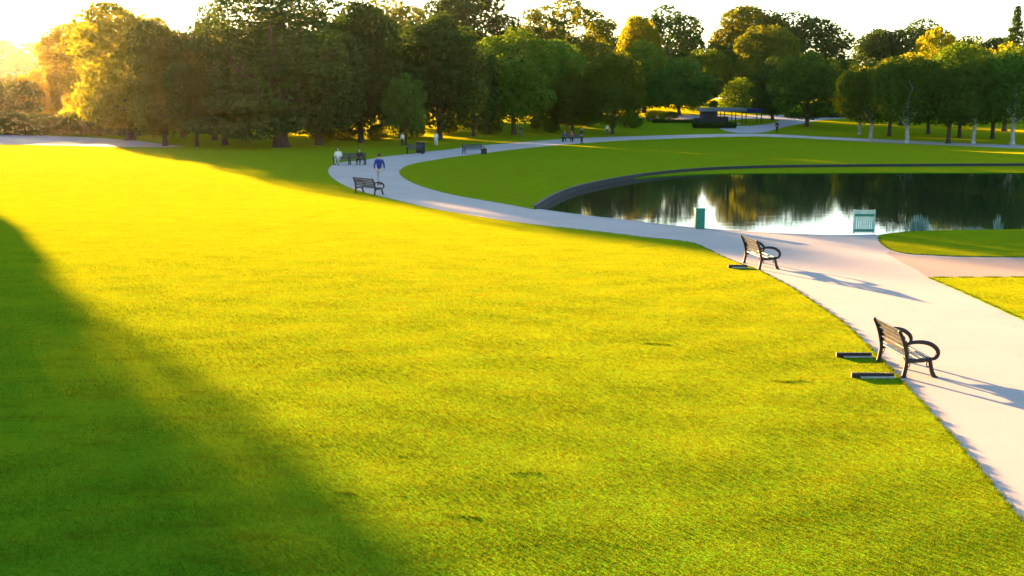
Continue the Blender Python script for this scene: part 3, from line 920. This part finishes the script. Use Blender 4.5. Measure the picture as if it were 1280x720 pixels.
def reeds(px, py, h, n, w, label):
    g = G(px, py)
    Vs = []
    for k in range(n):
        x = random.gauss(0, w / 2); y = random.gauss(0, .08); a = random.uniform(0, 3.14)
        hh = h * random.uniform(.25, 1.0) ** .8 * math.exp(-(x / w) ** 2 * .6); bw = random.uniform(.014, .026); x = max(-w, min(w, x))
        lx, ly = random.gauss(0, .07) * hh, random.gauss(0, .1) * hh
        dx, dy = math.cos(a) * bw, math.sin(a) * bw
        Vs += [(x - dx, y - dy, -.3), (x + dx, y + dy, -.3), (x + dx * .8 + lx * .4, y + dy * .8 + ly * .4, hh * .6), (x + lx, y + ly, hh)]
    o = mesh_np('reed_clump', Vs, np.arange(len(Vs)).reshape(-1, 4), L['reed'])
    o.location = (g.x, g.y + .35, -.05)
    tag(o, label, 'reeds', 'pale reed clumps at the pond edge')
reeds(1152, 288.5, .75, 160, .45, 'taller pale blue-green reed clump behind the tip of the grass patch')
reeds(1252, 287, .65, 60, .14, 'narrow pale reed clump at the water edge near the right side of the photo')
reeds(1222, 287, .14, 90, .5, 'low pale tuft at the water edge left of the narrow reed clump')

# ------------------------------------------------------------------ shelter beyond the pond
def shelter():
    g = G(893, 154.5); Y = g.y; zb = terrain(Y)
    s = Y / FPX   # metres per photo pixel there
    X = lambda px: at_y(px, 150, Y).x
    x0 = X(877)
    root = empty('park_shelter', (x0, Y, zb)); tag(root, 'dark park shelter with a long flat grey roof and navy awning beyond the pond', 'shelter')
    zt = at_y(893, 139.5, Y).z - zb
    hw = (X(897) - X(878))
    bm = bmesh.new(); add_box(bm, (hw / 2 + .1, 1.4, zt / 2), (hw, 2.8, zt), .04)
    mesh_bm('kiosk_wall', bm, M['darkwall'], root)
    bm = bmesh.new(); add_box(bm, (hw / 2 + .1, -.02, zt * .45), (hw * .4, .06, zt * .8), .01); mesh_bm('door', bm, M['iron'], root)
    rw = X(932) - X(875)
    bm = bmesh.new(); add_box(bm, (rw / 2 - .2, 1.4, zt + .22), (rw, 4.2, .42), .05)
    add_box(bm, (rw / 2 - .2, 1.4, zt + .50), (rw * .97, 3.9, .14), .03)
    mesh_bm('roof', bm, M['roofgrey'], root)
    aw = X(953) - X(932)
    bm = bmesh.new(); add_box(bm, (rw - .2 + aw / 2 + .01, 1.4, zt + .12), (aw, 3.4, .66), .08); mesh_bm('awning', bm, M['navy'], root)
    for px in (905, 919, 932, 951):
        for yy in (-.3, 3.0):
            bm = bmesh.new(); add_tube(bm, [(X(px) - x0, yy, -.1), (X(px) - x0, yy, zt + .02)], .07, 8); mesh_bm('post', bm, M['iron'], root)
    # low counter right of the kiosk
    bm = bmesh.new(); add_box(bm, (hw + 1.0, .8, .5), (1.6, 1.0, 1.0), .03); mesh_bm('counter', bm, M['darkwall'], root)
    bm = bmesh.new(); add_box(bm, (hw + 1.0, .8, 1.04), (1.8, 1.2, .07), .01); mesh_bm('counter_top', bm, M['coping'], root)
    # terrace slab
    bm = bmesh.new(); add_box(bm, (hw / 2 + 1.2, -.9, .02), (hw + 4.2, 1.6, .16), .02)
    o = mesh_bm('terrace', bm, M['coping'], root)
shelter()

def hedge(px0, px1, py, h, d, leaf, label):
    a, b = G(px0, py), G(px1, py); Y = (a.y + b.y) / 2
    w = b.x - a.x
    n = 5000
    lob = [(-w / 2 + w * k / 14, random.uniform(-.05, .05), h * .5, w / 20, d / 2, h * .5) for k in range(15)]
    V, Fc = lobes_to_leaves(lob, n, .12, .15)
    root = empty('low_hedge', ((a.x + b.x) / 2, Y, terrain(Y))); tag(root, label, 'hedge')
    mesh_np('foliage', V, Fc, L[leaf], root)
    bm = bmesh.new()
    for k in range(8): add_tube(bm, [(-w / 2 + w * (k + .5) / 8, 0, -.1), (-w / 2 + w * (k + .5) / 8 + .1, 0, h * .7)], .03, 5)
    mesh_bm('stems', bm, M['bark'], root)
hedge(868, 918, 160, .85, 1.2, 'deep', 'low dark hedge in front of the grey-roofed shelter')
hedge(985, 1072, 147, .8, 1.0, 'deep', 'long low dark hedge across the far drive')
hedge(818, 866, 153.5, .5, .8, 'deep', 'low dark hedge on the gravel left of the shelter')

# ------------------------------------------------------------------ people
def skin_mesh(name, chains, mat, parent, sub=2):
    """chains: list of lists of (point, radius); first chain's first vertex is the root; chains start on a shared key"""
    bm = bmesh.new(); keys = {}; rad = []
    def v(p, r):
        k = tuple(round(c, 4) for c in p)
        if k not in keys:
            keys[k] = bm.verts.new(p); rad.append(r)
        return keys[k]
    for ch in chains:
        prev = None
        for p, r in ch:
            c = v(p, r)
            if prev is not None and prev != c and not bm.edges.get((prev, c)): bm.edges.new((prev, c))
            prev = c
    me = bpy.data.meshes.new(name); bm.to_mesh(me); bm.free()
    o = bpy.data.objects.new(name, me); link(o)
    md = o.modifiers.new('Skin', 'SKIN'); md.use_smooth_shade = True
    for i, r in enumerate(rad):
        me.skin_vertices[0].data[i].radius = (r, r)
    me.skin_vertices[0].data[0].use_root = True
    sb = o.modifiers.new('Sub', 'SUBSURF'); sb.levels = sub; sb.render_levels = sub
    dg = bpy.context.evaluated_depsgraph_get(); dg.update()
    me2 = bpy.data.meshes.new_from_object(o.evaluated_get(dg))
    o.modifiers.clear(); o.data = me2; bpy.data.meshes.remove(me)
    me2.name = name
    for p in me2.polygons: p.use_smooth = True
    me2.materials.clear(); me2.materials.append(mat)
    o.parent = parent
    return o

def person(loc, rz, label, top, legs, pose='stand', scale=1.0, hair='hair', group=None):
    """faces local -Y"""
    root = empty('person', loc, rz); root.scale = (scale,) * 3
    tag(root, label, 'person', group)
    V3 = Vector
    hipz = .92 if pose != 'sit' else .47
    pel = V3((0, 0, hipz)); ch = V3((0, -.01, hipz + .36)); nk = V3((0, 0, hipz + .55)); hb = V3((0, -.01, hipz + .62))
    hd = V3((0, -.02, hipz + .73)); ht = V3((0, -.01, hipz + .80))
    body = [[(pel, .13), (V3((0, 0, hipz + .18)), .115), (ch, .13), (V3((0, 0, hipz + .48)), .09), (nk, .055), (hb, .06), (hd, .095), (ht, .07)]]
    topc = [[(pel + V3((0, 0, -.06)), .165), (V3((0, 0, hipz + .18)), .145), (ch, .16), (V3((0, 0, hipz + .49)), .10), (V3((0, 0, hipz + .535)), .07)]]
    legc = [[(pel, .145), (pel + V3((0, 0, .06)), .14)]]
    for s in (-1, 1):
        if pose == 'sit':
            hip = V3((s * .10, -.02, hipz - .01)); kn = V3((s * .12, -.44, hipz + .02)); an = V3((s * .12, -.46, .09)); toe = V3((s * .13, -.62, .04))
            el = V3((s * .27, -.05, hipz + .22)); wr = V3((s * .16, -.27, hipz + .14))
        elif pose == 'walk':
            f = s * .22
            hip = V3((s * .10, 0, hipz - .04)); kn = V3((s * .10, -f * .7 - .04, .49)); an = V3((s * .10, -f + (.06 if f < 0 else 0), .10 if f > 0 else .14)); toe = an + V3((0, -.17, -.06))
            el = V3((s * .26, f * .5 + .04, hipz + .22)); wr = V3((s * .25, f * .8 - .06, hipz - .01))
        else:
            hip = V3((s * .10, 0, hipz - .04)); kn = V3((s * .11, -.02, .49)); an = V3((s * .12, .02, .09)); toe = V3((s * .14, -.15, .04))
            el = V3((s * .26, .03, hipz + .22)); wr = V3((s * .25, -.06, hipz - .01))
        sh = V3((s * .185, 0, hipz + .46))
        body.append([(pel, .13), (hip, .095), (hip.lerp(kn, .5), .08), (kn, .058), (kn.lerp(an, .4), .055), (an, .036), (an + V3((0, 0, -.03)), .038), (toe, .03)])
        d = (wr - el).normalized(); hand = wr + d * .07
        body.append([(ch, .13), (sh, .062), (sh.lerp(el, .5), .05), (el, .04), (wr, .027), (hand, .032)])
        for q, ln in ((-1.5, .065), (-.5, .08), (.5, .075), (1.5, .06)):
            b = hand + V3((0, q * .018, 0)) + d * .025; m_ = b + d * ln * .5; e = m_ + d * ln * .4 + V3((-s * .012, -.008, 0))
            body.append([(hand, .032), (b, .010), (m_, .009), (e, .008)])
        body.append([(hand, .032), (hand + V3((-s * .02, -.035, -.0)), .011), (hand + d * .04 + V3((-s * .025, -.05, 0)), .009)])
        topc.append([(ch, .16), (sh, .082), (sh.lerp(el, .5), .066), (el, .055), (el.lerp(wr, .93), .042)])
        legc.append([(pel, .145), (hip, .115), (hip.lerp(kn, .5), .095), (kn, .073), (kn.lerp(an, .5), .066), (an + V3((0, 0, .03)), .056)])
    b = skin_mesh('body', body, M['skin'], root)
    skin_mesh('top', topc, M[top], root); skin_mesh('trousers', legc, M[legs], root)
    bm = bmesh.new()
    bmesh.ops.create_icosphere(bm, subdivisions=3, radius=.108, matrix=Matrix.Translation(hd + V3((0, .018, .035))))
    for v in list(bm.verts):
        l = v.co - hd
        if l.y < -.055 and l.z < .055: v.co.y = hd.y - .052
    mesh_bm('hair', bm, M[hair], root, True)
    # face: eyes, nose, ears
    bm = bmesh.new()
    for s in (-1, 1):
        bmesh.ops.create_icosphere(bm, subdivisions=1, radius=.012, matrix=Matrix.Translation(hd + V3((s * .034, -.088, .005))))
    mesh_bm('eyes', bm, M['iron'], root)
    bm = bmesh.new()
    for s in (-1, 1):
        a = V3((s * .12, -.06, .05)) if pose != 'sit' else V3((s * .12, -.52, .05))
        if pose == 'walk':
            f = s * .22; a = V3((s * .10, -f + (.06 if f < 0 else 0) - .06, .05 if f > 0 else .09))
        add_box(bm, a, (.095, .27, .09), .03)
    mesh_bm('shoes', bm, M['black'], root)
    return root

def on_bench(b, t, label, top, legs, scale=1.0):
    # seated on bench b at fraction t of its length, facing where the bench faces (+X local)
    ang = b.rotation_euler.z
    off = Matrix.Rotation(ang, 3, 'Z') @ Vector((.18, t, 0))
    p = person((b.location.x + off.x, b.location.y + off.y, b.location.z - .03), ang + math.pi / 2, label, top, legs, 'sit', scale)
    return p
on_bench(b4, -.85, 'person in a white top sitting at the left end of the long bench', 'white', 'paletrouser')
on_bench(b4, .75, 'person in dark clothes sitting at the right end of the long bench', 'black', 'black', .95)
on_bench(b7, -.9, 'person in dark clothes sitting on the farthest bench', 'slate', 'black')
on_bench(b7, -.1, 'person in a dull red top sitting on the farthest bench', 'red', 'black')
g = G(474.5, 231)
person((g.x, g.y, -.018), math.radians(180), 'person in a royal blue jacket and pale trousers walking behind the dark bench', 'blue', 'paletrouser', 'walk', 1.0)
g = G(727, 179)
person((g.x, g.y, terrain(g.y) - .018), math.radians(60), 'person in dark clothes standing on the path beside the farthest bench', 'black', 'black', 'stand')
g = G(971, 166)
person((g.x, g.y, terrain(g.y)), math.radians(20), 'person in black standing beside the drive beyond the pond', 'black', 'black', 'stand', .95)
g = G(651, 171.5)
person((g.x, g.y, terrain(g.y)), math.radians(40), 'person in dark clothes walking on the grass under the broad olive tree', 'black', 'slate', 'walk', .85)
g = G(759, 168.5)
person((g.x, g.y, terrain(g.y)), math.radians(0), 'person in a white top standing on the grass near the neat round olive tree', 'white', 'slate', 'stand', .8)
g = G(545, 183)
person((g.x, g.y, terrain(g.y)), math.radians(10), 'person in white clothes walking in the tree shade above the far bend', 'white', 'white', 'walk', .85)
g = G(503, 182.5)
person((g.x, g.y, terrain(g.y)), math.radians(-30), 'person in a white top and dark trousers behind the small bench', 'white', 'black', 'stand', .8)

# ------------------------------------------------------------------ haze
USE_HAZE = True
if USE_HAZE:
    bm = bmesh.new(); add_box(bm, (0, 700, 24.0), (2700, 1900, 56))
    m, nt, out = new_mat('warm_air')
    pv = N(nt, 'ShaderNodeVolumePrincipled')
    pv.inputs['Color'].default_value = (1.0, 0.93, 0.84, 1)
    pv.inputs['Density'].default_value = 0.00002
    pv.inputs['Anisotropy'].default_value = 0.85
    nt.links.new(pv.outputs[0], out.inputs['Volume'])
    hz = mesh_bm('haze', bm, m); tag(hz, 'thin warm evening haze', 'haze', kind='stuff')

# ------------------------------------------------------------------ light, sky, camera
world = bpy.data.worlds.new('World'); scene.world = world; world.use_nodes = True
nt = world.node_tree
bg = nt.nodes['Background']
sky = nt.nodes.new('ShaderNodeTexSky'); sky.sky_type = 'NISHITA'; sky.sun_disc = False
sky.sun_elevation = EL; sky.sun_rotation = -AZ
sky.dust_density = 0.6; sky.ozone_density = 2.0
nt.links.new(sky.outputs[0], bg.inputs[0]); bg.inputs[1].default_value = 0.05
sl = bpy.data.lights.new('sun', 'SUN'); sl.energy = 5.0; sl.angle = math.radians(0.55); sl.color = (1.0, 0.55, 0.20)
so = bpy.data.objects.new('sun', sl); link(so)
d = Vector((math.sin(AZ) * math.cos(EL), -math.cos(AZ) * math.cos(EL), -math.sin(EL)))
so.rotation_euler = d.to_track_quat('-Z', 'Y').to_euler(); so.location = (-60, 110, 60)

cam = bpy.data.cameras.new('camera'); co = bpy.data.objects.new('camera', cam); link(co)
co.location = (0, 0, CAMH); co.rotation_euler = (math.pi / 2 - TH, 0, 0)
cam.sensor_width = 36; cam.lens = FPX / 1280 * 36; cam.clip_end = 6000; cam.clip_start = 0.1
scene.camera = co
vs = scene.view_settings
vs.view_transform = 'Standard'; vs.look = 'None'; vs.gamma = 1; vs.use_curve_mapping = False
vs.exposure = 3.5
scene.cycles.max_bounces = 8; scene.cycles.transparent_max_bounces = 4; scene.cycles.volume_bounces = 0
scene.cycles.use_denoising = True
